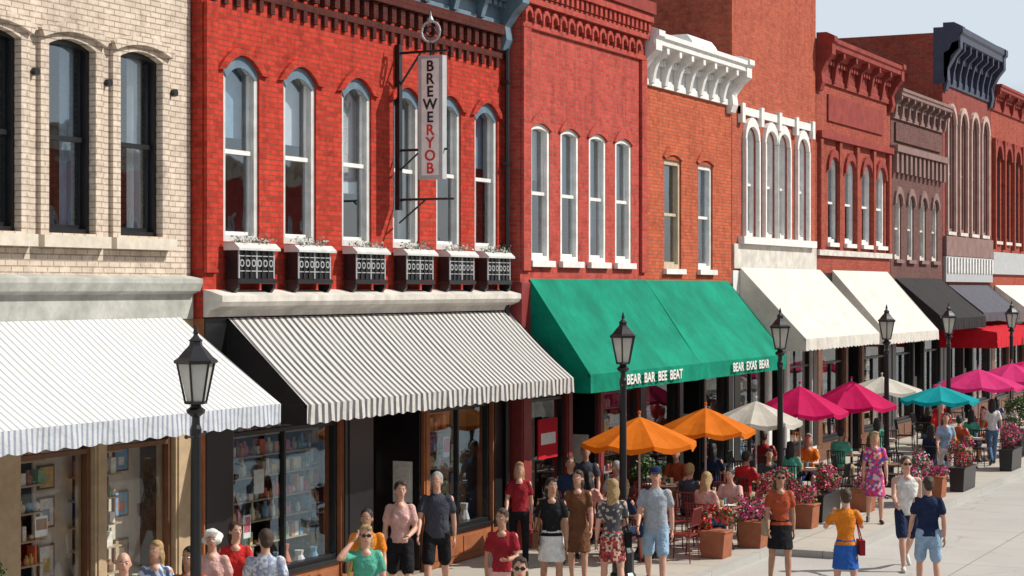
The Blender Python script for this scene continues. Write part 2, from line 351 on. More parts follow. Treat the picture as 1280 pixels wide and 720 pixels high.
# ------------------------------------------------------------------ ground
g=MB(); g.box(-900,1500,-1200,1200,-.6,-.14,mat('ground_dirt',(.22,.2,.16),.9,.3,.3)); g.obj('ground')
g=MB(); g.box(-60,300,-19.02,-4.1,-.135,-.12,concrete('street_concrete',(.46,.44,.41),4.6,3.7,.012)); g.obj('street')
SW=concrete('sidewalk_concrete',(.50,.455,.39),1.4,1.4,.015,.25); KB=concrete('kerb_concrete',(.44,.43,.40),2.4,5,.012,0)
g=MB(); g.box(-60,300,-3.95,14,-.3,0,SW); g.box(-60,32,-4.1,-3.952,-.3,.003,KB); g.box(62,300,-4.1,-3.952,-.3,.003,KB)
g.box(32.002,61.998,-5.1,-3.952,-.3,-.002,SW); g.box(32.15,61.85,-5.25,-5.102,-.3,.003,KB); g.box(31.85,31.999,-5.25,-3.952,-.3,.004,KB); g.box(62.001,62.15,-5.25,-4.102,-.3,.004,KB)
g.obj('sidewalk')
g=MB(); g.box(-60,300,-40,-19.2,-.3,0,SW); g.box(-60,300,-19.198,-19.03,-.3,.003,KB); g.obj('sidewalk')
# ------------------------------------------------------------------ buildings
W=[(x,.86,5.15,7.36,.09) for x in (11.55,12.9,14.25,15.55,16.9,18.25,19.6)]
P=shell('cream_brick_building',10,20.70,10.2,BR1,W,loc=(0,.16,0)); mb=MB()
for w in W:
    window(mb,*w,BLACK,sill=None,t=.055,dep=.12,cur=.6)
    mb.ring(outl(w[0],.58,5.0,7.46,.12),outl(w[0],.432,5.148,7.36,.092),-.05,-.001,BR1)
    mb.strip([(w[0]+.64*(1-2*k/8),7.52+.12*(1-(1-2*k/8)**2)) for k in range(9)],[(w[0]+.58*(1-2*k/8),7.42+.11*(1-(1-2*k/8)**2)) for k in range(9)],-.11,-.051,BR1)
    mb.box(w[0]-.62,w[0]+.62,-.14,.1,4.98,5.12,CREAM)
    mb.tube((w[0]+.665,-.03,7.0),(w[0]+.665,-.09,7.0),.05,.05,BLACK,8)
mb.obj('windows',P); mb=MB()
mb.prism([(0,4.1),(-.05,4.1),(-.05,4.42),(-.16,4.46),(-.2,4.56),(-.2,4.62),(0,4.66)],10,20.7,STONE)
cornice(mb,10,20.7,9.4,10.3,.5,CREAM,1.2,.25)
mb.box(10,20.35,-.02,.2,3.2,4.098,CREAM); mb.obj('trim',P,bevel=.008)
storefront(P,10,20.73,4.1,[(10.5,12.2,'w'),(12.6,13.9,'d'),(14.3,16.75,'w'),(17.35,18.7,'w'),(18.93,20.34,'w')],TAN,BRN,BRN,disp=True)
# B2 red
W=[(x,.86,5.12,7.40,.22) for x in (21.65,23.12,24.70,26.22,27.64,29.0)]
P=shell('red_brick_building',20.74,29.72,9.55,BR2,W); mb=MB()
for i,w in enumerate(W):
    window(mb,*w,WIRON,t=.09,cur=[.1,.2,.3,.6,.1,.2][i],fm2=WHITE,dep=.1)
    n=8; mb.strip([(w[0]+.60*(1-2*k/n),7.38+.36*(1-(1-2*k/n)**2)) for k in range(n+1)],[(w[0]+.435*(1-2*k/n),7.40+.222*(1-(1-2*k/n)**2)) for k in range(n+1)],-.05,-.001,BR2)
    mb.strip([(w[0]+.42*(1-2*k/n),7.40+.215*(1-(1-2*k/n)**2)) for k in range(n+1)],[(w[0]+.34*(1-2*k/n),7.31+.15*(1-(1-2*k/n)**2)) for k in range(n+1)],.012,.028,BLUEG)
mb.obj('windows',P); mb=MB()
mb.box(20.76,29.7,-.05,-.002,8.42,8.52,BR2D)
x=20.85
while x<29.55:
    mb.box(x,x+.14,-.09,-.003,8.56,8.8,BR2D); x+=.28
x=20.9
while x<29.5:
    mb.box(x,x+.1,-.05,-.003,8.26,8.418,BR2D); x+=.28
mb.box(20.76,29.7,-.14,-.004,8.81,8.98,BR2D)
mb.box(20.76,21.02,-.06,-.002,4.7,8.25,BR2)
cornice(mb,20.74,29.72,8.985,9.65,.5,BLUEG,1.05,.2)
console(mb,29.57,8.55,9.85,.5,BLUEG,.13); console(mb,20.9,8.55,9.85,.5,BLUEG,.13)
mb.obj('corbelled_cornice',P,bevel=.006); mb=MB()
mb.prism([(0,4.12),(-.06,4.12),(-.1,4.2),(-.26,4.26),(-.3,4.32),(-.3,4.40),(-.1,4.46),(0,4.48)],20.76,29.74,OFFW)
mb.box(20.74,29.7,-.05,.2,3.2,4.1,BLACK)
mb.tube((29.6,-.1,.1),(29.6,-.1,8.6),.045,.045,BLACK,8)
for z in (5.2,6.6,8): mb.box(29.53,29.67,-.155,-.002,z,z+.05,BLACK)
mb.box(24.24,25.06,-.075,-.052,.33,3.19,BLACK); mb.box(24.34,24.96,-.09,-.076,.6,2.9,BLACK)
mb.obj('storefront_cornice',P)
storefront(P,20.73,29.72,4.1,[(21.42,24.2,'w'),(25.1,26.75,'d'),(26.95,29.2,'w')],ORW,BLACK,ORW,gls=GLB)
for w in W:
    E=empty('window_planter_box',(w[0],0,0)); mb=MB()
    mb.box(-.47,.47,-.26,-.052,4.56,4.62,BLACK)
    mb.box(-.44,.44,-.23,-.053,4.622,5.0,BLACK)
    for k in range(7):
        x=-.42+.14*k; mb.box(x-.012,x+.012,-.245,-.231,4.63,5.0,GREY if k%3==0 else BLACK)
    for k in range(6):
        x=-.35+.14*k; mb.ring([(x+.05*math.cos(a*pi/5),4.83+.05*math.sin(a*pi/5)) for a in range(10)],[(x+.035*math.cos(a*pi/5),4.83+.035*math.sin(a*pi/5)) for a in range(10)],-.245,-.231,GREY)
    for zz in (4.72,4.92): mb.box(-.43,.43,-.243,-.2305,zz,zz+.012,GREY)
    mb.prism([(-.05,5.0),(-.30,5.0),(-.30,5.03),(-.22,5.1),(-.05,5.1)],-.5,.5,WIRON)
    for sx in(-.43,.43): mb.prism([(-.053,4.3),(-.1,4.33),(-.24,4.5),(-.24,4.556),(-.053,4.556)],sx-.03,sx+.03,BLACK)
    mb.obj('iron_box',E); mb=MB()
    for k in range(160):
        p=Vector((R.uniform(-.44,.44),R.uniform(-.26,-.1),5.1+abs(R.gauss(0,.05)))); d=[Vector((R.gauss(0,1),R.gauss(0,1),R.gauss(0,1))).normalized()*.03 for _ in range(3)]
        mb.poly([p+q for q in d],R.choice([WIRON,STONE,LEAF]))
    mb.obj('plants',E)
# B3 rose
W=[(x,.80,4.98,7.28,.10) for x in (30.55,31.82,33.10,34.36)]
P=shell('rose_brick_building',29.75,35.5,10.1,BR3,W,loc=(0,-.28,0)); mb=MB()
for w in W:
    window(mb,*w,WHITE,sill=WHITE,t=.085,dep=.08,cur=R.choice([.2,.3,.9])); n=8
    mb.strip([(w[0]+.5*(1-2*k/n),7.3+.27*(1-(1-2*k/n)**2)) for k in range(n+1)],[(w[0]+.405*(1-2*k/n),7.28+.105*(1-(1-2*k/n)**2)) for k in range(n+1)],-.04,-.001,BR3)
mb.obj('windows',P); mb=MB()
mb.box(29.77,35.48,-.05,-.002,9.0,9.1,BR3)
x=29.82
while x<35.2:
    n=6; mb.strip([(x+.17+.17*math.cos(pi*k/n),9.18+.2*math.sin(pi*k/n)) for k in range(n+1)],[(x+.17+.1*math.cos(pi*k/n),9.18+.12*math.sin(pi*k/n)) for k in range(n+1)],-.07,-.003,BR3); mb.box(x-.035,x+.035,-.09,-.004,9.101,9.3,BR3); x+=.36
mb.box(29.77,35.48,-.11,-.004,9.42,9.55,BR3)
x=29.8
while x<35.35:
    mb.box(x,x+.11,-.16,-.004,9.56,9.74,BR3); x+=.22
mb.box(29.77,35.48,-.2,-.004,9.745,9.9,BR3); mb.box(29.76,35.49,-.25,.3,9.905,10.14,REDC)
mb.box(29.77,30.08,-.06,-.003,4.8,8.99,BR3); mb.box(35.2,35.48,-.06,-.003,4.8,8.99,BR3); mb.obj('corbelled_parapet',P,bevel=.006)
storefront(P,29.75,35.5,4.6,[(30.15,31.65,'w'),(31.9,33.1,'d'),(33.35,35.1,'w')],REDP,BLACK,BRN)
# B4 orange
W=[(37.76,1.0,4.9,7.18,0),(39.75,.92,4.9,7.18,0)]
P=shell('orange_brick_building',35.53,41.46,9.5,BR4,W); mb=MB()
window(mb,*W[0],BEI,sill=WHITE,t=.1,cur=.9); window(mb,*W[1],WHITE,sill=WHITE,t=.09,cur=.2)
mb.box(37.42,37.9,.27,.3,5.0,7.1,TAN)
for w in W: 
    n=8; mb.strip([(w[0]+.6*(1-2*k/n),7.24+.28*(1-(1-2*k/n)**2)) for k in range(n+1)],[(w[0]+.48*(1-2*k/n),7.19+.1*(1-(1-2*k/n)**2)) for k in range(n+1)],-.04,-.001,BR4)
mb.obj('windows',P); mb=MB(); cornice(mb,35.53,41.46,8.62,9.6,.52,WHITE,.75,.16)
console(mb,35.72,8.45,9.72,.52,WHITE,.17); console(mb,41.28,8.45,9.72,.52,WHITE,.17)
mb.prism([(.2,9.602),(-.45,9.602),(-.4,9.7),(-.3,9.82),(.2,9.82)],37.8,39.3,WHITE)
mb.obj('bracketed_cornice',P,bevel=.01)
storefront(P,35.53,41.46,4.6,[(36.1,38.0,'w'),(38.3,39.5,'d'),(39.7,41.1,'w')],BLACK,BLACK,REDP)
# B5 tall
W=[(42.74,.85,5.7,7.95,.3),(44.16,.85,5.7,7.95,.3),(45.14,.85,5.7,7.95,.3),(46.72,.85,5.7,7.95,.3)]
P=shell('tall_brick_building',41.5,48.0,14.2,BR5,W,dep=14); mb=MB()
for w in W:
    window(mb,*w,WHITE,t=.09,cur=R.choice([.3,.2,.9])); n=8
    mb.strip([(w[0]+.53*math.cos(pi*k/n),7.95+.52*math.sin(pi*k/n)) for k in range(n+1)],[(w[0]+.43*math.cos(pi*k/n),7.95+.31*math.sin(pi*k/n)) for k in range(n+1)],-.09,-.001,WHITE)
    for sx in(-1,1): xx=w[0]+sx*.476; mb.box(xx-.045,xx+.045,-.1,-.002,5.7,7.94,WHITE)
mb.box(41.9,47.6,-.16,-.003,5.52,5.69,WHITE); mb.box(41.55,47.95,-.04,-.002,4.95,5.515,OFFW)
mb.box(41.9,47.6,-.07,-.003,8.5,8.68,WHITE)
for k in range(5): xx=42.0+k*1.37; mb.box(xx-.1,xx+.1,-.12,-.004,8.3,8.75,WHITE)
mb.obj('windows',P); mb=MB(); cornice(mb,41.5,48,13.4,14.3,.5,REDC,1.1,.2); mb.obj('cornice',P)
storefront(P,41.5,48.0,4.9,[(42,44,'w'),(44.3,45.4,'d'),(45.7,47.6,'w')],WHITE,BLACK,BRN)
# B6
W=[(x,.92,5.7,7.6,.36) for x in (49.56,51.16,52.85,54.35)]
P=shell('arcaded_brick_building',48.04,55.45,10.8,BR6,W); mb=MB()
for w in W:
    window(mb,*w,WHITE,sill=WHITE,t=.1); n=8
    mb.strip([(w[0]+.6*math.cos(pi*k/n),7.6+.58*math.sin(pi*k/n)) for k in range(n+1)],[(w[0]+.47*math.cos(pi*k/n),7.6+.37*math.sin(pi*k/n)) for k in range(n+1)],-.07,-.001,REDC)
mb.obj('windows',P); mb=MB(); mb.box(48.1,55.4,-.14,-.002,8.4,8.58,REDC); mb.box(48.1,55.4,-.08,-.002,5.35,5.5,OFFW)
for k in range(5): xx=48.3+k*1.71; mb.box(xx-.12,xx+.12,-.1,-.003,5.51,8.39,BR6)
mb.box(49,54.5,-.05,-.002,8.9,9.6,REDC); cornice(mb,48.04,55.45,9.85,10.95,.45,REDC,1.2,.25); console(mb,48.2,9.6,11.1,.45,REDC,.15); console(mb,55.28,9.6,11.1,.45,REDC,.15)
mb.obj('red_cornice',P,bevel=.01)
storefront(P,48.04,55.45,4.9,[(48.5,50.6,'w'),(50.9,52.2,'d'),(52.5,55,'w')],BRN,BLACK,BRN)
# B7
W=[(x,.76,5.35,7.0,.3) for x in (56.35,57.85,59.4,60.95)]
P=shell('mauve_brick_building',55.5,61.98,10.25,BR7,W); mb=MB()
for w in W:
    window(mb,*w,OFFW,sill=MAUVE,t=.1); n=8
    mb.strip([(w[0]+.52*math.cos(pi*k/n),7.0+.52*math.sin(pi*k/n)) for k in range(n+1)],[(w[0]+.385*math.cos(pi*k/n),7.0+.31*math.sin(pi*k/n)) for k in range(n+1)],-.07,-.001,MAUVE)
mb.obj('windows',P); mb=MB()
for k in range(12): xx=55.75+k*.54; mb.box(xx-.12,xx+.12,-.16,-.002,7.9,8.5,MAUVE)
mb.box(55.5,61.98,-.22,-.003,8.505,8.7,MAUVE); mb.box(55.9,61.6,-.06,-.003,8.85,9.4,BR7); cornice(mb,55.5,61.98,9.5,10.35,.38,MAUVE,.8,.2)
mb.obj('stone_cornice',P,bevel=.01)
storefront(P,55.5,61.98,4.5,[(56,58,'w'),(58.2,59.3,'d'),(59.5,61.5,'w')],BLACK,BLACK,BRN)
# B8
W=[(x,1.0,6.35,9.9,.46) for x in (63.1,64.85,66.6,68.3)]
P=shell('arched_window_building',62.02,69.35,12.8,BR8,W,side=BR6); mb=MB()
for w in W:
    window(mb,*w,MAUVE,sill=OFFW,t=.11,cur=.2); n=10
    mb.strip([(w[0]+.66*math.cos(pi*k/n),9.9+.66*math.sin(pi*k/n)) for k in range(n+1)],[(w[0]+.51*math.cos(pi*k/n),9.9+.47*math.sin(pi*k/n)) for k in range(n+1)],-.1,-.001,PINKS)
    for sx in(-1,1): xx=w[0]+sx*.585; mb.box(xx-.07,xx+.07,-.09,-.002,6.35,9.9,PINKS)
mb.obj('windows',P); mb=MB(); cornice(mb,62.02,69.35,11.1,12.95,.6,NAVY,.95,.25); console(mb,62.25,10.9,13.1,.6,NAVY,.18); console(mb,69.1,10.9,13.1,.6,NAVY,.18)
mb.box(62.1,69.3,-.12,-.002,5.55,6.2,MAUVE)
for k in range(16): xx=62.35+k*.45; mb.box(xx-.09,xx+.09,-.15,-.101,5.0,5.5,WHITE)
mb.box(62.1,69.3,-.1,-.002,4.7,5.54,GREY); mb.obj('navy_cornice',P,bevel=.01)
storefront(P,62.02,69.35,4.6,[(62.5,64.8,'w'),(65,66.2,'d'),(66.5,69,'w')],BLACK,BLACK,BRN)
# B9
W=[(70.6+k*1.7,.95,6.2,9.2,.46) for k in range(12)]
P=shell('long_brick_building',69.4,91,11.7,BR6,W); mb=MB()
for w in W:
    window(mb,*w,BLACK,sill=OFFW,t=.13,cur=.5); n=8
    mb.strip([(w[0]+.72*math.cos(pi*k/n),9.2+.72*math.sin(pi*k/n)) for k in range(n+1)],[(w[0]+.48*math.cos(pi*k/n),9.2+.47*math.sin(pi*k/n)) for k in range(n+1)],-.1,-.001,REDC)
    mb.box(w[0]-.95,w[0]-.75,-.14,-.002,5.9,9.9,BR6)
mb.obj('windows',P); mb=MB(); cornice(mb,69.4,91,10.9,11.8,.4,REDC,1.7,.3); mb.box(69.45,90.9,-.1,-.002,5.0,5.8,GREY); mb.obj('cornice',P)
storefront(P,69.4,91,4.6,[(70+k*3,72.4+k*3,'w') for k in range(7)],BRN,BLACK,BRN)
# opposite side of the street (seen in reflections)
xs=2
for i,(wd,H,m) in enumerate([(9,8.6,BR5),(8,10,BR1),(11,9,BR2),(8,7.6,BR7),(10,9.4,BR4),(12,8.8,BR3)]):
    W=[(1+k*1.7,.85,5,7,.15) for k in range(int((wd-1)/1.7)+1) if 1+k*1.7<wd-.5]
    P=shell('brick_building',0,wd,H,m,W,loc=(xs+wd,-23,0),rz=pi); mb=MB()
    for w in W: window(mb,*w,WHITE,sill=WHITE)
    cornice(mb,0,wd,H-.5,H+.1,.4,CREAM,1.2); mb.obj('windows',P)
    storefront(P,0,wd,4.1,[(.5,wd*.45,'w'),(wd*.47,wd*.62,'d'),(wd*.65,wd-.4,'w')],CREAM,BLACK,BRN,disp=False)
    xs+=wd+.02
# ------------------------------------------------------------------ awnings
def awning(name,x0,x1,zt,zf,p,vh,m,em=None,vm=None,rib=1.2,sc=.03,yt=-.06,sag=.05):
    E=empty(name); em=em or m; vm=vm or m; mb=MB()
    nx=max(8,int((x1-x0)/.12)); ny=8; v=[];f=[]
    for i in range(nx+1):
        x=x0+(x1-x0)*i/nx; r=abs(math.sin(pi*(x-x0)/rib))
        for j in range(ny+1):
            t=j/ny; v.append((x,yt+(-p-yt)*t,zt+(zf-zt)*t-sag*math.sin(pi*t)*(.3+.7*r)))
    for i in range(nx):
        for j in range(ny): a=i*(ny+1)+j; f.append([a,a+1,a+ny+2,a+ny+1])
    mb.add(v,f,m); mb.obj('canopy',E,smooth=True); mb=MB()
    v=[];f=[]; nv=int((x1-x0)/.04)
    for i in range(nv+1):
        x=x0+(x1-x0)*i/nv; rp=.012*math.sin(x*7)+.008*math.sin(x*17)
        v+=[(x,-p-.004,zf),(x,-p-.004-rp*.6,zf-vh*.5),(x,-p-.006-rp,zf-vh+sc*(1-abs(math.sin(pi*(x-x0)/.3))))]
    for i in range(nv):
        for j in range(2): a=i*3+j; f.append([a,a+1,a+4,a+3])
    mb.add(v,f,vm)
    for x in(x0,x1):
        mb.poly([(x,yt,zt),(x,-p,zf),(x,yt,zf)],em); mb.poly([(x,yt,zf-.001),(x,-p,zf-.001),(x,-p,zf-vh),(x,yt,zf-vh)],em)
    mb.obj('valance',E,smooth=False); mb=MB()
    mb.tube((x0,-p+.03,zf-.02),(x1,-p+.03,zf-.02),.018,.018,GREY,6)
    k=x0+.02
    while k<x1: mb.tube((k,yt,zf-.03),(k,-p+.03,zf-.02),.015,.015,GREY,6); mb.tube((k,yt,zt-.1),(k,-p+.03,zf-.04),.012,.012,GREY,6); k+=rib
    mb.obj('frame',E); return E
S1=stripes('white_grey_stripe_canvas',(.76,.76,.75),(.40,.42,.45),.12,.26,.2)
S1V=stripes('white_grey_valance',(.60,.62,.66),(.28,.32,.40),.09,.4,.1)
S2=stripes('charcoal_stripe_canvas',(.58,.56,.53),(.085,.085,.095),.16,.48,.05)
GREEN=mat('green_canvas',(.001,.25,.155),.8,.35,1.3,.7,0,.08,.1)
WC=mat('white_canvas',(.74,.71,.64),.8,.15,2,.6,0,.15,.08); BC=mat('black_canvas',(.022,.019,.02),.7,.3,3)
RC=mat('red_canvas',(.62,.015,.03),.7,.2,3,.1,0,.1)
awning('striped_awning',10.2,20.4,4.12,3.05,1.42,.26,S1,S1,S1V,1.7,yt=.1)
awning('charcoal_striped_awning',21.25,29.74,4.1,2.98,1.28,.26,S2,BC,S2,1.8)
GA=awning('green_awning',30.1,35.5,4.66,3.02,1.44,.32,GREEN,None,None,1.08,0,yt=-.29,sag=.08)
GB=awning('green_awning',35.515,41.05,4.66,3.025,1.43,.32,GREEN,None,None,1.1,0,sag=.08)
awning('white_awning',41.9,48.2,4.97,3.35,1.62,.28,WC,None,None,1.26)
awning('white_awning',49.3,54.9,4.97,3.3,1.55,.28,WC,None,None,1.15)
awning('black_awning',55.8,61.5,4.8,3.6,1.5,.35,BC,None,None,1.4)
awning('grey_awning',62.6,68.6,4.6,3.7,1.2,.3,mat('grey_canvas',(.09,.09,.11),.7))
awning('white_awning',69.9,77.5,4.6,3.6,1.4,.3,WC); awning('red_awning',60.3,68.4,3.38,3.12,2.1,.5,RC,yt=-.3)
def text(s,parent,loc,rot,size,m,name='lettering',ext=.004,sx=1):
    c=bpy.data.curves.new(name,'FONT'); c.body=s; c.size=size; c.extrude=ext; c.align_x='CENTER'; c.align_y='CENTER'; c.offset=size*.02
    c.materials.append(m); o=bpy.data.objects.new(name,c); scene.collection.objects.link(o); o.location=loc; o.rotation_euler=rot; o.scale=(sx,1,1); o.parent=parent; return o
text('BEAR  BAR  BEE  BEAT',GA,(33.0,-1.49,2.86),(pi/2,0,0),.25,WHITE,sx=1.15)
text('BEAR  EXAS  BEAR',GB,(38.5,-1.48,2.865),(pi/2,0,0),.25,WHITE,sx=1.15)
# blade sign
E=empty('blade_sign',(25.9,0,0)); mb=MB()
mb.box(-.05,.05,-.08,-.002,5.7,8.25,BLACK)
for z in (8.12,6.62,5.86): mb.tube((0,-.05,z),(0,-.9 if z>6 else -1.0,z),.022,.018,BLACK,8)
mb.tube((0,-.05,7.6),(0,-.42,8.1),.018,.018,BLACK,6); mb.tube((0,-.05,6.3),(0,-.42,6.6),.015,.015,BLACK,6)
mb.tube((0,-.05,5.5),(0,-.5,5.84),.015,.015,BLACK,6)
mb.box(-.07,.07,-.84,-.42,6.16,8.05,GREY); mb.box(-.076,-.0705,-.78,-.48,6.22,8.0,WHITE); mb.box(.0705,.076,-.78,-.48,6.22,8.0,WHITE)
for k in range(14):
    a=2*pi*k/14; b=2*pi*(k+1)/14
    mb.tube((0,-.6+.16*math.cos(a),8.42+.16*math.sin(a)),(0,-.6+.16*math.cos(b),8.42+.16*math.sin(b)),.02,.02,GREY,6)
    mb.tube((0,-.6+.08*math.cos(a),8.42+.08*math.sin(a)),(0,-.6+.08*math.cos(b),8.42+.08*math.sin(b)),.014,.014,BLACK,6)
mb.tube((0,-.6,8.05),(0,-.6,8.28),.02,.02,BLACK,6); mb.lathe((0,-.6,8.56),[(.03,0),(.05,.04),(.02,.1),(.003,.18)],8,GREY)
mb.obj('panel_and_bracket',E,bevel=.004)
for k,ch in enumerate('BREWERYOB'):
    for sx,rz in((-.08,-pi/2),(.08,pi/2)): text(ch,E,(sx,-.63,7.88-k*.195),(pi/2,0,rz),.23,BLACK if k<5 else REDF)
E=empty('wall_poster'); mb=MB(); mb.box(30.35,31.15,-.345,-.32,1.5,2.2,RC); mb.box(30.45,31.05,-.35,-.346,1.75,1.95,WHITE); mb.obj('panel',E)
# ------------------------------------------------------------------ lamps
def lamp_mesh():
    mb=MB(); c=(0,0,0)
    mb.lathe(c,[(.2,0),(.2,.1),(.17,.14),(.165,.45),(.13,.52),(.12,.75),(.09,.82),(.075,.9),(.07,.92),(.062,1.0),(.05,3.0),(.06,3.03),(.06,3.08),(.045,3.12),(.04,3.2),(.09,3.24),(.1,3.27),(.06,3.3),(.05,3.33)],12,BLACK)
    n=6; z0,z1=3.34,3.74; r0,r1=.105,.19
    mb.lathe(c,[(.11,3.33),(.12,3.345),(.11,3.36)],6,BLACK)
    mb.lathe(c,[(r0-.012,z0+.02),(r1-.012,z1)],6,LAMPG)
    for k in range(n):
        a=2*pi*k/n; mb.tube((r0*math.cos(a),r0*math.sin(a),z0),(r1*math.cos(a),r1*math.sin(a),z1),.012,.012,BLACK,5)
    mb.lathe(c,[(.2,3.735),(.225,3.745),(.225,3.77),(.18,3.80),(.12,3.87),(.07,3.92),(.06,3.96),(.075,3.97),(.04,4.0),(.02,4.03),(.03,4.05),(.006,4.13)],6,BLACK)
    for sx in(-1,1): mb.tube((0,0,3.0),(sx*.3,0,3.02),.014,.01,BLACK,6); mb.ball((sx*.3,0,3.02),.022,BLACK)
    return mb.mesh('street_lamp_mesh')
LM=lamp_mesh()
for x in (16.05,27.3,35.1,42.9,49.0,57,65): inst('street_lamp',LM,(x,-3.2,0),.3)
# ------------------------------------------------------------------ people
def caps_d(p,a,b,ra,rb):
    a=np.array(a);b=np.array(b);ab=b-a; t=np.clip(((p-a)@ab)/max(1e-9,ab@ab),0,1)
    return np.linalg.norm(p-(a+t[:,None]*ab),axis=1)-(ra+(rb-ra)*t)
def hand_mesh(m,side,curl=.35):
    mb=MB(); s=side
    mb.lathe((0,0,0),[(.55,.02),(.75,-.01),(1,-.045),(1,-.075),(.8,-.095)],10,m,.042,.017)
    for fx,ln in((.030,.066),(.011,.076),(-.009,.071),(-.028,.055)):
        p=Vector((fx,0,-.085)); a=curl*.5
        for q,(l,r0,r1) in enumerate(((.42,.0088,.0082),(.33,.0082,.0075),(.25,.0075,.0062))):
            d=Vector((fx*.6,-s*math.sin(a),-math.cos(a))).normalized(); e=p+d*ln*l; mb.tube(p,e,r0,r1,m,6,1); p=e; a+=curl
    p=Vector((.034,0,-.03)); 
    for d,l,r0,r1 in((Vector((.75,-s*.25,-.7)),.036,.0115,.0095),(Vector((.4,-s*.35,-.9)),.03,.0095,.0075)):
        e=p+d.normalized()*l; mb.tube(p,e,r0,r1,m,6,1); p=e
    return mb.mesh('hand_mesh',True)
HC={}
SK={'a':mat('skin_light',(.60,.33,.235),.5,.12,8,.05),'b':mat('skin_tan',(.44,.23,.145),.5,.12,8,.05),'c':mat('skin_dark',(.16,.08,.05),.5,.12,8,.05)}
HR={'brown':mat('hair_brown',(.06,.03,.016),.5,.5,40,.8),'blond':mat('hair_blond',(.48,.31,.13),.5,.5,40,.8),'grey':mat('hair_grey',(.36,.35,.34),.6,.4,40,.8),'black':mat('hair_black',(.012,.010,.010),.4,.4,40,.8),'white':mat('hair_white',(.72,.70,.67),.6,.2,40)}
CL={}
def cl(k,c=None,v=.32):
    if k not in CL: CL[k]=mat('cloth_'+k,c,.85,v,7,1,0,0,.055)
    return CL[k]
for k,c in {'white':(.75,.74,.72),'pink':(.70,.42,.38),'navy':(.018,.03,.075),'black':(.014,.014,.017),'grey':(.38,.42,.47),'denim':(.10,.19,.34),'lblue':(.32,.46,.62),'orange':(.72,.22,.02),'rust':(.42,.08,.035),'cobalt':(.03,.12,.45),'maroon':(.30,.02,.03),'teal':(.10,.42,.30),'khaki':(.40,.31,.2),'red':(.6,.03,.03),'yellow':(.7,.58,.08),'brown':(.16,.07,.035),'char':(.06,.065,.085),'cream':(.65,.58,.45)}.items(): cl(k,c)
CL['floral']=pattern('cloth_floral',[(.6,.04,.25),(.65,.08,.08),(.12,.1,.4),(.7,.45,.45),(.5,.02,.12)],22)
CL['redpat']=pattern('cloth_red_pattern',[(.5,.05,.04),(.3,.03,.03),(.6,.4,.3),(.1,.02,.03)],30)
CL['check']=pattern('cloth_check',[(.35,.4,.5),(.6,.62,.66),(.25,.28,.4)],30)
CL['bluestripe']=stripes('cloth_blue_stripe',(.6,.64,.7),(.12,.18,.35),.05,.5,0); CL['print']=pattern('cloth_print',[(.05,.05,.06),(.05,.05,.06),(.4,.35,.3),(.05,.05,.06)],26)
EYE=mat('eye_white',(.7,.7,.7),.3,.05); PUP=mat('pupil',(.01,.008,.006),.2,.1); LIP=mat('lips',(.40,.10,.09),.5,.1); SHOE=mat('shoe_leather',(.03,.025,.022),.5,.3); SHOEW=mat('shoe_white',(.6,.6,.58),.6,.1)
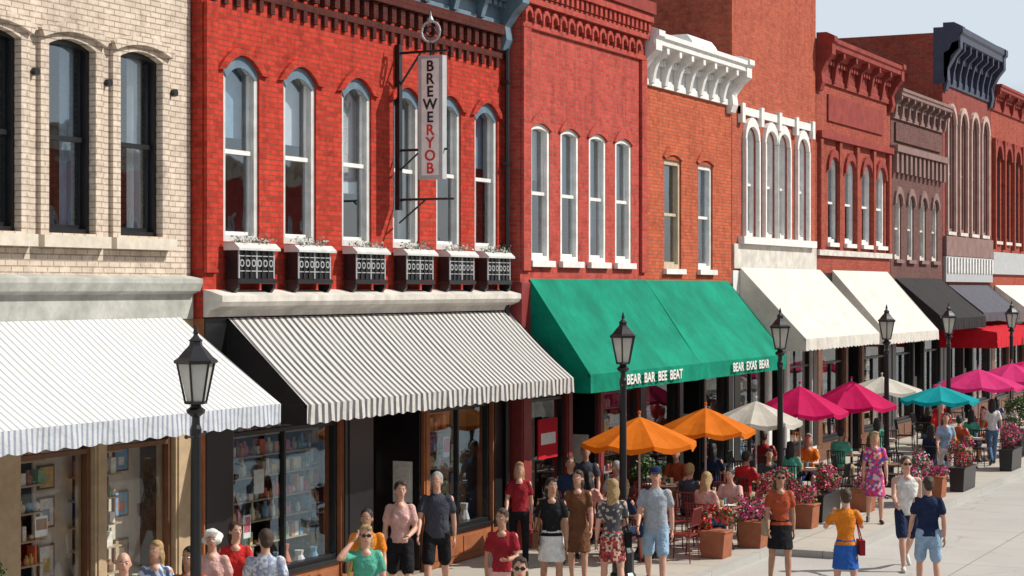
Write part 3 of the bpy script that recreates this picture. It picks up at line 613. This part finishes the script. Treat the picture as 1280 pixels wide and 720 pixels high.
def person(name,x,y,z,deg,H=1.75,skin='a',hair='brown',top='white',bot='navy',f=False,sleeve='short',bottom='pants',hl='short',legs=(8,5,-8,12),arms=(10,12,-8,10),out=(8,8),hat=None,glasses=False,bag=None,lean=0,yaw=0,shoe=None,seated=False,vox=.016,belly=0):
    P=[] ; S=H/1.75; sy=.162 if f else .184
    hipw=.09
    def leg(sd,th,kn):
        th=math.radians(th);kn=math.radians(kn); h=Vector((0,sd*hipw,.92)); k=h+.43*Vector((math.sin(th),sd*.04 if not seated else sd*.12,-math.cos(th))); a=k+.41*Vector((math.sin(th-kn),0,-math.cos(th-kn))); return h,k,a,th-kn
    L=[leg(1,legs[0],legs[1]),leg(-1,legs[2],legs[3])]
    lowest=min(l[2].z for l in L)-.085
    for sd,(h,k,a,ang) in zip((1,-1),L):
        pitch=max(-.9,min(0,ang)) if not seated else 0
        fd=Vector((math.cos(pitch),sd*.12,math.sin(pitch)*.9)); heel=a-Vector((.03,0,.045)); 
        P.append(('cap',heel,heel+fd*.19+Vector((0,0,-.008)),.04,.032,'shoe'))
        if bottom in('pants',):
            P.append(('cap',h,k,.088 if not f else .09,.062,'bot')); P.append(('cap',k,a+(k-a)*.04,.062,.054,'bot'))
        else:
            P.append(('cap',h,k,.08,.055,'skin')); mid=k+(a-k)*.3; P.append(('cap',k,mid,.05,.054,'skin')); P.append(('cap',mid,a,.054,.034,'skin'))
            if bottom=='shorts': P.append(('cap',h,h+(k-h)*.84,.098,.092,'bot'))
            if seated and bottom in('skirt','dress'): P.append(('cap',h,h+(k-h)*.85,.1,.085,'bot'))
    w=.122 if f else .148
    P.append(('loft',[(.80,0,.09,.14),(.86,0,.11,.166 if f else .158),(.95,0,.108,.16),(1.0,0,.098,w+.005)],'bot'))
    bl=belly
    hemz=.88 if not f else .94
    P.append(('loft',[(hemz,.0,.12,.174 if not f else .17),(1.0,.01*bl,.104+.03*bl,w+.014+.02*bl),(1.1,.02*bl,.092+.03*bl,w+.02*bl),(1.24,.01,.112,.152 if f else .172),(1.34,0,.108,.155 if f else .18),(1.40,-.005,.088,.135 if f else .152),(1.445,-.008,.062,.09),(1.475,-.008,.05,.06)],'top'))
    if f: P.append(('ell',(.07,.062,1.27),(.055,.06,.06),'top')); P.append(('ell',(.07,-.062,1.27),(.055,.06,.06),'top'))
    if bottom in('skirt','dress') and not seated:
        hem=.58 if bottom=='skirt' else .52
        P.append(('loft',[(hem,.01,.175,.2),(.75,.01,.145,.185),(.92,0,.122,.172),(1.02,0,.1,w+.01)],'bot'))
    P.append(('cap',(-.012,0,1.43),(.005,0,1.56),.056,.05,'skin'))
    if f or sleeve=='none': P.append(('ell',(.045,0,1.42),(.045,.06,.05),'skin'))
    P.append(('ell',(0,0,1.65),(.094,.074,.1),'skin')); P.append(('ell',(.03,0,1.59),(.062,.054,.072),'skin'))
    P.append(('cap',(.092,0,1.645),(.108,0,1.617),.009,.014,'skin'))
    for sd in(1,-1): P.append(('ell',(-.002,sd*.077,1.62),(.02,.012,.03),'skin'))
    if hl!='bald':
        P.append(('ell',(-.018,0,1.672),(.096,.085,.093),'hair')); P.append(('ell',(-.04,0,1.62),(.07,.078,.075),'hair'))
        if f: P.append(('ell',(.03,.03,1.725),(.06,.05,.03),'hair'))
        if hl=='long':
            P.append(('ell',(-.06,0,1.54),(.055,.09,.15),'hair')); P.append(('ell',(-.02,.07,1.56),(.045,.025,.11),'hair')); P.append(('ell',(-.02,-.07,1.56),(.045,.025,.1),'hair')); P.append(('ell',(-.07,.03,1.45),(.035,.06,.1),'hair'))
        if hl=='bun': P.append(('ell',(-.11,0,1.69),(.045,.045,.045),'hair'))
        if hl=='puff':
            for q in range(9): P.append(('ell',(-.03+.07*math.cos(q*2.4),.08*math.sin(q*2.4),1.66+.05*math.cos(q*1.3)),(.055,.055,.05),'hair'))
    hands=[]
    for i,sd in enumerate((1,-1)):
        fw=math.radians(arms[2*i]); el=math.radians(arms[2*i+1]); o=math.radians(out[i])
        s=Vector((-.005,sd*sy,1.395)); d=Vector((math.sin(fw)*math.cos(o),sd*math.sin(o),-math.cos(fw)*math.cos(o))); e=s+d*.285
        o2=o*.3 if el<1 else -o*.6-.3
        d2=Vector((math.sin(fw+el)*math.cos(o2),sd*math.sin(o2),-math.cos(fw+el)*math.cos(o2))); wr=e+d2*.25
        P.append(('cap',s,e,.048,.038,'skin')); P.append(('cap',e,e+d2*.07,.037,.041,'skin')); P.append(('cap',e+d2*.07,wr,.041,.026,'skin'))
        if sleeve!='none': P.append(('cap',s+Vector((0,-sd*.02,.0)),s+d*(.16 if sleeve=='short' else .285),.060,.062 if sleeve=='short' else .05,'top'))
        else: P.append(('cap',s+Vector((0,-sd*.04,.0)),s,.055,.045,'skin'))
        if sleeve=='long': P.append(('cap',e,wr-d2*.02,.05,.04,'top'))
        hands.append((sd,wr,d2))
    mb=MB()
    for q in P:
        if q[0]=='cap': mb.tube(q[1],q[2],q[3],q[4],EYE,12,1)
        elif q[0]=='ell': mb.ball(q[1],q[2],EYE,14,9)
        else: 
            vs=[];fs=[];n=20
            for (zz,cx,rx,ry) in q[1]:
                for k in range(n): t=2*pi*k/n; vs.append((cx+rx*math.cos(t),ry*math.sin(t),zz))
            for i in range(len(q[1])-1):
                for k in range(n): j=(k+1)%n; fs.append([i*n+k,i*n+j,(i+1)*n+j,(i+1)*n+k])
            fs+=[list(range(n)),list(range((len(q[1])-1)*n,len(q[1])*n))]; mb.add(vs,fs,EYE)
    to=bpy.data.objects.new('t',mb.mesh('t')); scene.collection.objects.link(to)
    r=to.modifiers.new('r','REMESH'); r.mode='VOXEL'; r.voxel_size=vox; sm=to.modifiers.new('s','SMOOTH'); sm.iterations=2; sm.factor=.5
    me=bpy.data.meshes.new_from_object(to.evaluated_get(bpy.context.evaluated_depsgraph_get())); bpy.data.objects.remove(to)
    n=len(me.polygons); C=np.zeros(n*3); me.polygons.foreach_get('center',C); C=C.reshape(-1,3)
    D=[]
    for q in P:
        if q[0]=='cap': D.append(caps_d(C,q[1],q[2],q[3],q[4]))
        elif q[0]=='ell': D.append((np.linalg.norm((C-np.array(q[1]))/np.array(q[2]),axis=1)-1)*min(q[2]))
        else:
            zz=[a[0] for a in q[1]]; cx=np.interp(C[:,2],zz,[a[1] for a in q[1]]); rx=np.interp(C[:,2],zz,[a[2] for a in q[1]]); ry=np.interp(C[:,2],zz,[a[3] for a in q[1]])
            k=np.sqrt(((C[:,0]-cx)/rx)**2+(C[:,1]/ry)**2); D.append(np.maximum(np.maximum((k-1)*np.minimum(rx,ry),C[:,2]-zz[-1]),zz[0]-C[:,2]))
    idx=np.argmin(np.array(D),axis=0); LB=['skin','hair','top','bot','shoe']; lab=np.array([LB.index(q[-1]) for q in P])[idx]
    me.materials.clear()
    for m in (SK[skin],HR[hair],CL[top],CL[bot if bottom!='dress' else top],shoe or SHOE): me.materials.append(m)
    me.polygons.foreach_set('material_index',lab.astype(np.int32)); me.polygons.foreach_set('use_smooth',[True]*n)
    ln=math.radians(lean); yw=math.radians(yaw)
    def deform(p):
        p=Vector(p)
        t=min(1,max(0,(p.z-1.48)/.08))
        if yw and t>0: p=Matrix.Rotation(yw*t,3,'Z')@p
        t=min(1,max(0,(p.z-.9)/.25))
        if ln and t>0:
            q=Vector((p.x,p.y,p.z-.92)); p=Matrix.Rotation(ln*t,3,'Y')@q+Vector((0,0,.92))
        return p
    for v in me.vertices: 
        if yw or ln: v.co=deform(v.co)
        v.co.z-=lowest
    E=empty(name,(x,y,z),math.radians(deg)); E.scale=(S,S,S)
    b=bpy.data.objects.new('body',me); scene.collection.objects.link(b); b.parent=E
    fm=MB()
    for sd in(1,-1):
        fm.ball((.084,sd*.031,1.645),(.010,.015,.009),EYE,8,5); fm.ball((.092,sd*.031,1.645),(.005,.007,.007),PUP,8,5); fm.box(.088,.096,sd*.031-.017,sd*.031+.017,1.664,1.669,HR['brown'])
    fm.ball((.086,0,1.577),(.010,.024,.007),LIP,8,5)
    if glasses:
        for sd in(1,-1): fm.ball((.098,sd*.032,1.645),(.008,.027,.02),PUP,10,6); fm.tube((.095,sd*.055,1.65),(.0,sd*.082,1.65),.003,.003,PUP,5)
        fm.tube((.103,-.012,1.65),(.103,.012,1.65),.003,.003,PUP,5)
    if hat=='cap': fm.lathe((-.01,0,1.68),[(.104,0),(.104,.03),(.09,.065),(.055,.09),(.01,.1)],14,CL['navy'],1,.86); fm.prism([(-.07,1.685),(.07,1.685),(.06,1.695),(-.06,1.695)],.06,.18,CL['navy'])
    if hat=='sun': fm.lathe((0,0,1.69),[(.2,-.03),(.22,-.025),(.105,.0),(.1,.06),(.07,.09),(.01,.1)],20,CL['white'])
    if bag: 
        cb=CL[bag]; fm.box(-.1,.16,-.27,-.19,.78,1.0,cb); fm.tube((-.05,-.23,1.0),(0,-.12,1.46),.01,.01,cb,5); fm.tube((.1,-.23,1.0),(0,-.12,1.46),.01,.01,cb,5)
    fm.v=[tuple(deform(p)-Vector((0,0,lowest))) for p in fm.v]; fm.obj('face_and_accessories',E,smooth=False)
    for sd,wr,d in hands:
        key=(skin,sd)
        if key not in HC: HC[key]=hand_mesh(SK[skin],sd)
        a=deform(wr); bb=deform(wr+d*.05); d=(bb-a).normalized(); zx=-d; xx=Vector((1,0,.2)); xx=(xx-xx.dot(zx)*zx)
        if xx.length<.3: xx=Vector((0,0,1)); xx=xx-xx.dot(zx)*zx
        xx.normalize(); yy=zx.cross(xx); M=Matrix((xx,yy,zx)).transposed().to_4x4(); M.translation=a+d*.012-Vector((0,0,lowest))
        h=bpy.data.objects.new('hand',HC[key]); scene.collection.objects.link(h); h.parent=E; h.matrix_local=M
    return E
st=-.12
W1=(22,8,-16,26); W2=(-16,26,22,8); A1=(-18,14,22,20); A2=(22,20,-18,14); W3=(10,4,-8,14); W4=(-20,30,26,12)
person('walking_man',16.45,-2.0,0,205,1.75,'a','grey','cream','khaki',hl='bald',legs=W1,arms=A1,belly=1,yaw=15)
person('walking_woman',17.28,-2.25,0,210,1.72,'b','black','rust','navy',True,legs=W2,arms=A2,hl='long',yaw=-20)
person('walking_woman',18.65,-1.6,0,200,1.72,'a','white','pink','white',True,legs=W1,arms=A1,hl='puff',yaw=10)
person('walking_woman',19.5,-1.35,0,215,1.7,'a','brown','red','denim',True,legs=W2,arms=A2,hl='long',yaw=25)
person('walking_man',18.55,-2.4,0,30,1.78,'a','brown','check','khaki',legs=W2,arms=A2,yaw=30,sleeve='short')
person('walking_woman',17.9,-1.35,0,200,1.66,'a','blond','bluestripe','denim',True,legs=W2,arms=A1,hl='long',yaw=-15)
person('sun_shading_woman',19.7,-3.05,0,215,1.74,'a','blond','teal','yellow',True,legs=W1,arms=(8,15,95,120),out=(10,35),hl='long',glasses=True,bag='yellow',lean=5)
person('walking_man',21.2,-2.2,0,208,1.72,'b','black','orange','denim',legs=W1,arms=A2,yaw=-10)
person('walking_woman',23.6,-1.35,0,208,1.82,'a','brown','pink','black',True,bottom='shorts',legs=W1,arms=(10,60,-5,15),hl='bun',yaw=15)
person('walking_man',24.5,-1.45,0,205,1.88,'a','grey','char','black',bottom='shorts',legs=W2,arms=A1,belly=.6,yaw=-12)
person('walking_woman',22.06,-3.7,0,200,1.72,'b','brown','maroon','pink',True,legs=W2,arms=(25,70,-10,15),hl='short',lean=4,yaw=-20)
person('walking_woman',18.5,-5.65,st,206,1.78,'a','brown','cream','denim',True,legs=W1,arms=A1,hl='long',glasses=True)
person('walking_woman',25.1,-3.0,0,206,1.77,'b','black','black','white',True,bottom='skirt',legs=W3,arms=(5,10,-10,12),hl='long',yaw=18,bag='brown')
person('walking_woman',26.6,-2.75,0,200,1.74,'a','brown','brown','brown',True,bottom='dress',legs=(10,6,-10,14),hl='long',yaw=-15)
person('strolling_woman',25.45,-3.8,0,30,1.76,'a','blond','print','redpat',True,bottom='skirt',legs=(10,6,-10,14),arms=(5,12,10,60),hl='long',bag='black',yaw=20)
person('walking_man',26.75,-3.95,0,200,1.86,'a','brown','grey','lblue',bottom='shorts',legs=W1,arms=(-10,14,20,30),hat='cap',belly=.5,bag='navy')
person('walking_woman',28.57,-5.3,st,208,1.8,'b','brown','rust','black',True,bottom='skirt',legs=W3,arms=(-8,12,12,20),hl='long',glasses=True,bag='khaki')
person('strolling_woman',27.07,-6.77,st,28,1.72,'a','brown','orange','cobalt',True,bottom='skirt',legs=(10,6,-10,14),arms=(35,95,35,95),out=(22,22),hl='bun',bag='maroon')
person('walking_woman',36.15,-4.75,0,200,1.75,'a','blond','floral','floral',True,bottom='dress',legs=(10,6,-10,14),hl='long')
person('walking_man',31.25,-6.6,st,207,1.9,'a','brown','white','navy',sleeve='none',bottom='shorts',legs=W4,arms=(-22,20,32,40),glasses=True,shoe=SHOEW)
person('strolling_man',28.8,-7.55,st,25,1.78,'a','brown','navy','lblue',bottom='shorts',legs=W3,arms=(14,18,-8,10),shoe=SHOEW,yaw=12)
person('walking_man',46.5,-3.6,0,205,1.8,'a','brown','red','khaki',legs=W1,arms=A1,vox=.022)
person('walking_woman',49.5,-4.2,0,25,1.7,'b','black','white','denim',True,legs=W2,arms=A2,hl='long',vox=.022)
person('walking_man',30.9,-1.0,0,200,1.78,'b','black','char','denim',legs=W2,arms=A2,vox=.022)
person('walking_woman',43.5,-4.4,0,200,1.7,'a','brown','lblue','white',True,legs=W1,arms=A1,hl='long',vox=.022)
person('walking_woman',28.2,-1.0,0,205,1.7,'a','blond','maroon','black',True,legs=W1,arms=A1,hl='long',vox=.022)
person('walking_man',28.9,-1.6,0,205,1.76,'b','brown','navy','khaki',legs=W2,arms=A2,vox=.022)
# ------------------------------------------------------------------ cafe
def chair_mesh(m):
    mb=MB(); s=.2
    for sx in(-1,1):
        for sy in(-1,1): mb.tube((sx*s,sy*s,.44),(sx*(s+.03),sy*(s+.02),0),.013,.011,m,6)
        mb.tube((-s,sx*s,.44),(-s-.08,sx*s,.88),.013,.012,m,6)
    mb.box(-.21,.21,-.21,.21,.43,.455,m)
    mb.tube((-s-.08,-s,.88),(-s-.08,s,.88),.014,.014,m,6); mb.tube((-s-.03,-s,.6),(-s-.03,s,.6),.01,.01,m,6)
    for k in range(7): yy=-.165+.055*k; mb.tube((-s-.03,yy,.6),(-s-.08,yy,.88),.012,.012,m,5)
    return mb.mesh('chair_mesh')
CH=[chair_mesh(BLACK),chair_mesh(mat('red_chair_paint',(.20,.022,.02),.45,.2))]
def table_mesh():
    mb=MB(); mb.lathe((0,0,0),[(.01,.715),(.37,.715),(.385,.725),(.385,.74),(.37,.75),(.01,.75)],24,BRN)
    mb.tube((0,0,.06),(0,0,.72),.03,.03,BLACK,8)
    for k in range(4): a=pi/4+k*pi/2; mb.tube((0,0,.08),(.3*math.cos(a),.3*math.sin(a),.015),.02,.014,BLACK,6)
    for k in range(3):
        a=k*2.1; mb.lathe((.22*math.cos(a),.22*math.sin(a),.751),[(.04,0),(.11,.012),(.11,.016),(.04,.006)],14,WHITE)
        mb.lathe((.2*math.cos(a+.9),.2*math.sin(a+.9),.751),[(.025,0),(.032,.12),(.03,.12),(.022,.01)],10,MERCH[k])
    return mb.mesh('table_mesh')
TM=table_mesh()
def umbrella(x,y,r,top,rim,m,rot=0.3):
    E=empty('patio_umbrella',(x,y,0),rot); mb=MB(); n=8; v=[];f=[]; K=5; sub=4
    for j in range(K+1):
        t=j/K
        for i in range(n*sub):
            a=2*pi*i/(n*sub); fr=(i%sub)/sub; sag=math.sin(pi*fr)
            rr=r*t*(1-.09*sag*t); zz=top-(top-rim)*(t**1.1)-.06*sag*t+(.02*t*t)
            v.append((rr*math.cos(a),rr*math.sin(a),zz))
    N=n*sub
    for j in range(K):
        for i in range(N): f.append([j*N+i,j*N+(i+1)%N,(j+1)*N+(i+1)%N,(j+1)*N+i])
    o=len(v)
    for i in range(N): p=v[K*N+i]; v.append((p[0]*1.005,p[1]*1.005,p[2]-.08+.015*math.sin(i*1.7)))
    for i in range(N): f.append([K*N+i,K*N+(i+1)%N,o+(i+1)%N,o+i])
    mb.add(v,f,m); c=mb.obj('canopy',E); mb=MB()
    mb.tube((0,0,.05),(0,0,top+.06),.022,.018,GREY,8); mb.ball((0,0,top+.07),.03,m)
    mb.lathe((0,0,0),[(.25,0),(.25,.05),(.08,.1),(.04,.18)],14,BLACK)
    for k in range(n):
        a=2*pi*k/n; mb.tube((0,0,top-.03),(r*.99*math.cos(a),r*.99*math.sin(a),rim+.0),.007,.006,GREY,5)
        mb.tube((0,0,top-.45),(r*.5*math.cos(a),r*.5*math.sin(a),top-(top-rim)*.55),.006,.006,GREY,5)
    mb.obj('pole_and_ribs',E)
UO=mat('orange_umbrella_cloth',(.80,.20,.01),.7,.15,4,.3,0,.35,.03); UM=mat('magenta_umbrella_cloth',(.66,.008,.12),.7,.15,4,.3,0,.35,.03)
UW=mat('white_umbrella_cloth',(.72,.68,.60),.7,.15,4,.3,0,.35,.03); UT=mat('teal_umbrella_cloth',(.005,.38,.42),.7,.15,4,.3,0,.35,.03); UP=mat('pink_umbrella_cloth',(.75,.04,.22),.7,.15,4,.3,0,.35,.03)
for x,y,r,t,b,m in ((29.7,-2.5,.98,2.36,1.92,UO),(32.9,-2.5,.9,2.33,1.92,UO),(35.75,-2.5,.9,2.30,1.90,UW),(38.6,-2.5,1.0,2.46,1.92,UM),(42.5,-2.5,1.05,2.40,1.85,UM),(44.6,-4.0,.9,2.22,1.9,UT),(50.2,-3.7,1.15,2.4,1.95,UP),(54.5,-3.7,1.15,2.4,1.95,UP),(47,-2,1.0,2.3,1.95,UW),(59,-3.2,1.1,2.3,1.95,UM)):
    umbrella(x,y,r,t,b,m,R.uniform(0,1))
tabs=[(29.7,-2.5),(32.9,-2.5),(35.75,-2.5),(38.6,-2.5),(42.5,-2.5),(44.6,-4.0),(50.2,-3.7),(31.3,-1.2),(34.3,-1.1),(37.2,-1.3),(40.6,-1.3),(54.5,-3.7),(47,-2),(31.3,-3.3),(40.5,-3.7),(52.3,-2),(57,-3),(48.2,-3.9),(55,-1.8)]
tops=['maroon','navy','white','lblue','red','black','rust','teal','pink','denim','char','orange']
seat=dict(seated=True,legs=(84,84,82,80),vox=.022)
def chair_with(x,y,deg,occ,ci):
    inst('cafe_chair',CH[ci],(x,y,0),math.radians(deg))
    if occ:
        f=R.random()<.5; a=math.radians(deg)
        person('seated_diner',x-.06*math.cos(a),y-.06*math.sin(a),0,deg,R.uniform(1.65,1.8),R.choice('aab'),R.choice(['brown','blond','black','grey']),R.choice(tops),R.choice(['navy','khaki','denim','black']),f,hl='long' if f else 'short',arms=(35,60,30,70),lean=R.choice([2,8,12]),yaw=R.uniform(-25,25),bottom=R.choice(['pants','shorts']),**seat)
for i,(x,y) in enumerate(tabs):
    inst('cafe_table',TM,(x,y,0),R.uniform(0,3))
    ci=1 if i in(0,1,7,8,13) else 0
    for k,dx in enumerate((-.72,.72)): chair_with(x+dx,y+R.uniform(-.08,.08),(0 if dx<0 else 180)+R.uniform(-12,12),(i<9 or i==13) and (R.random()<.8) or (i>=9 and k==0),ci)
    inst('cafe_chair',CH[ci],(x,y+.75,0),math.radians(-90+R.uniform(-15,15)))
    if i in (0,1,3): inst('cafe_chair',CH[ci],(x,y-.75,0),math.radians(90))
def planter(x,y,w,h,d,flow,top=.35,n=600,m=BLACK,name='flower_planter',fr=.5):
    E=empty(name,(x,y,0)); mb=MB()
    mb.prism([(-d/2*.85,0),(-d/2,h),(-d/2-.02,h),(-d/2-.02,h+.03),(d/2+.02,h+.03),(d/2+.02,h),(d/2,h),(d/2*.85,0)],-w/2,w/2,m); mb.obj('box',E,bevel=.01); mb=MB()
    cs=[(R.uniform(-w/2,w/2),R.uniform(-d/2,d/2),h+R.uniform(.05,top),R.uniform(.08,.17)) for _ in range(int(w*12)+4)]
    for k in range(n):
        c=R.choice(cs); u=Vector((R.gauss(0,1),R.gauss(0,1),R.gauss(0,1))).normalized(); p=Vector(c[:3])+u*c[3]*R.uniform(.5,1.1)
        a=Vector((R.gauss(0,1),R.gauss(0,1),R.gauss(0,1))).normalized()*.035; b=u.cross(a).normalized()*.02
        fl=flow and R.random()<fr and p.z>h+.05
        mm=R.choice(flow) if fl else R.choice([LEAF,LEAF,LEAF2])
        mb.poly([p-a,p+b,p+a,p-b],mm)
    mb.obj('foliage',E)
for x,y,fl in ((33.6,-3.6,[REDF,PINKF]),(36.3,-3.7,[PINKF,REDF]),(39.6,-4.7,[PINKF,PINKF,WHITE]),(48.3,-4.9,[PINKF]),(53,-4.9,[REDF,PINKF]),(35.2,-.6,None),(43.0,-4.9,[PINKF,REDF])): planter(x,y,1.2,.5,.34,fl,.6,1500)
for x,y,fl in ((31.9,-3.75,[PINKF]),(34.9,-3.75,[REDF,PINKF]),(38.0,-4.0,[PINKF]),(30.4,-3.6,[REDF]),(41.2,-4.7,[PINKF])): planter(x,y,.45,.42,.45,fl,.45,700,TERR,'flower_pot',.55)
planter(15.6,-.95,.8,.8,.5,None,.7,1200,TERR,'potted_shrub')
planter(52.0,-4.3,.9,.7,.5,None,1.0,1500,BLACK,'potted_shrub')
# ------------------------------------------------------------------ light
w=bpy.data.worlds.new('World'); scene.world=w; w.use_nodes=True; N=w.node_tree.nodes; L=w.node_tree.links
sky=N.new('ShaderNodeTexSky'); sky.sky_type='NISHITA'; sky.sun_disc=False; sky.air_density=1.0; sky.dust_density=1.5
d=Vector((.42,-.63,.66)).normalized()
sky.sun_elevation=math.asin(d.z); sky.sun_rotation=math.atan2(d.x,d.y)
tc=N.new('ShaderNodeTexCoord'); mp=N.new('ShaderNodeMapping'); mp.inputs['Scale'].default_value=(1,1,3); L.new(tc.outputs['Generated'],mp.inputs[0])
cn=noise(N,L,mp.outputs[0],2.2,7,.6); cf=ramp(N,L,cn,.40,.62,.25,.9)
sc_=mixc(N,L,cf,sky.outputs[0],(10.6,11.8,13.0))
L.new(sc_,N['Background'].inputs[0]); N['Background'].inputs[1].default_value=.068
sl=bpy.data.lights.new('sun','SUN'); sl.energy=5.0; sl.angle=math.radians(.5); sl.color=(1,.95,.86)
so=bpy.data.objects.new('sun',sl); scene.collection.objects.link(so); so.rotation_euler=d.to_track_quat('Z','Y').to_euler()
scene.view_settings.view_transform='Standard'; scene.view_settings.look='None'; scene.view_settings.exposure=0
cam=bpy.data.cameras.new('camera'); co=bpy.data.objects.new('camera',cam); scene.collection.objects.link(co); scene.camera=co
cam.lens=67.5; cam.sensor_width=36; cam.clip_end=3000; cam.clip_start=.1
th=math.atan(1160/2400)
co.location=(0,-14.5,4.5); co.rotation_euler=(pi/2,0,th-pi/2)
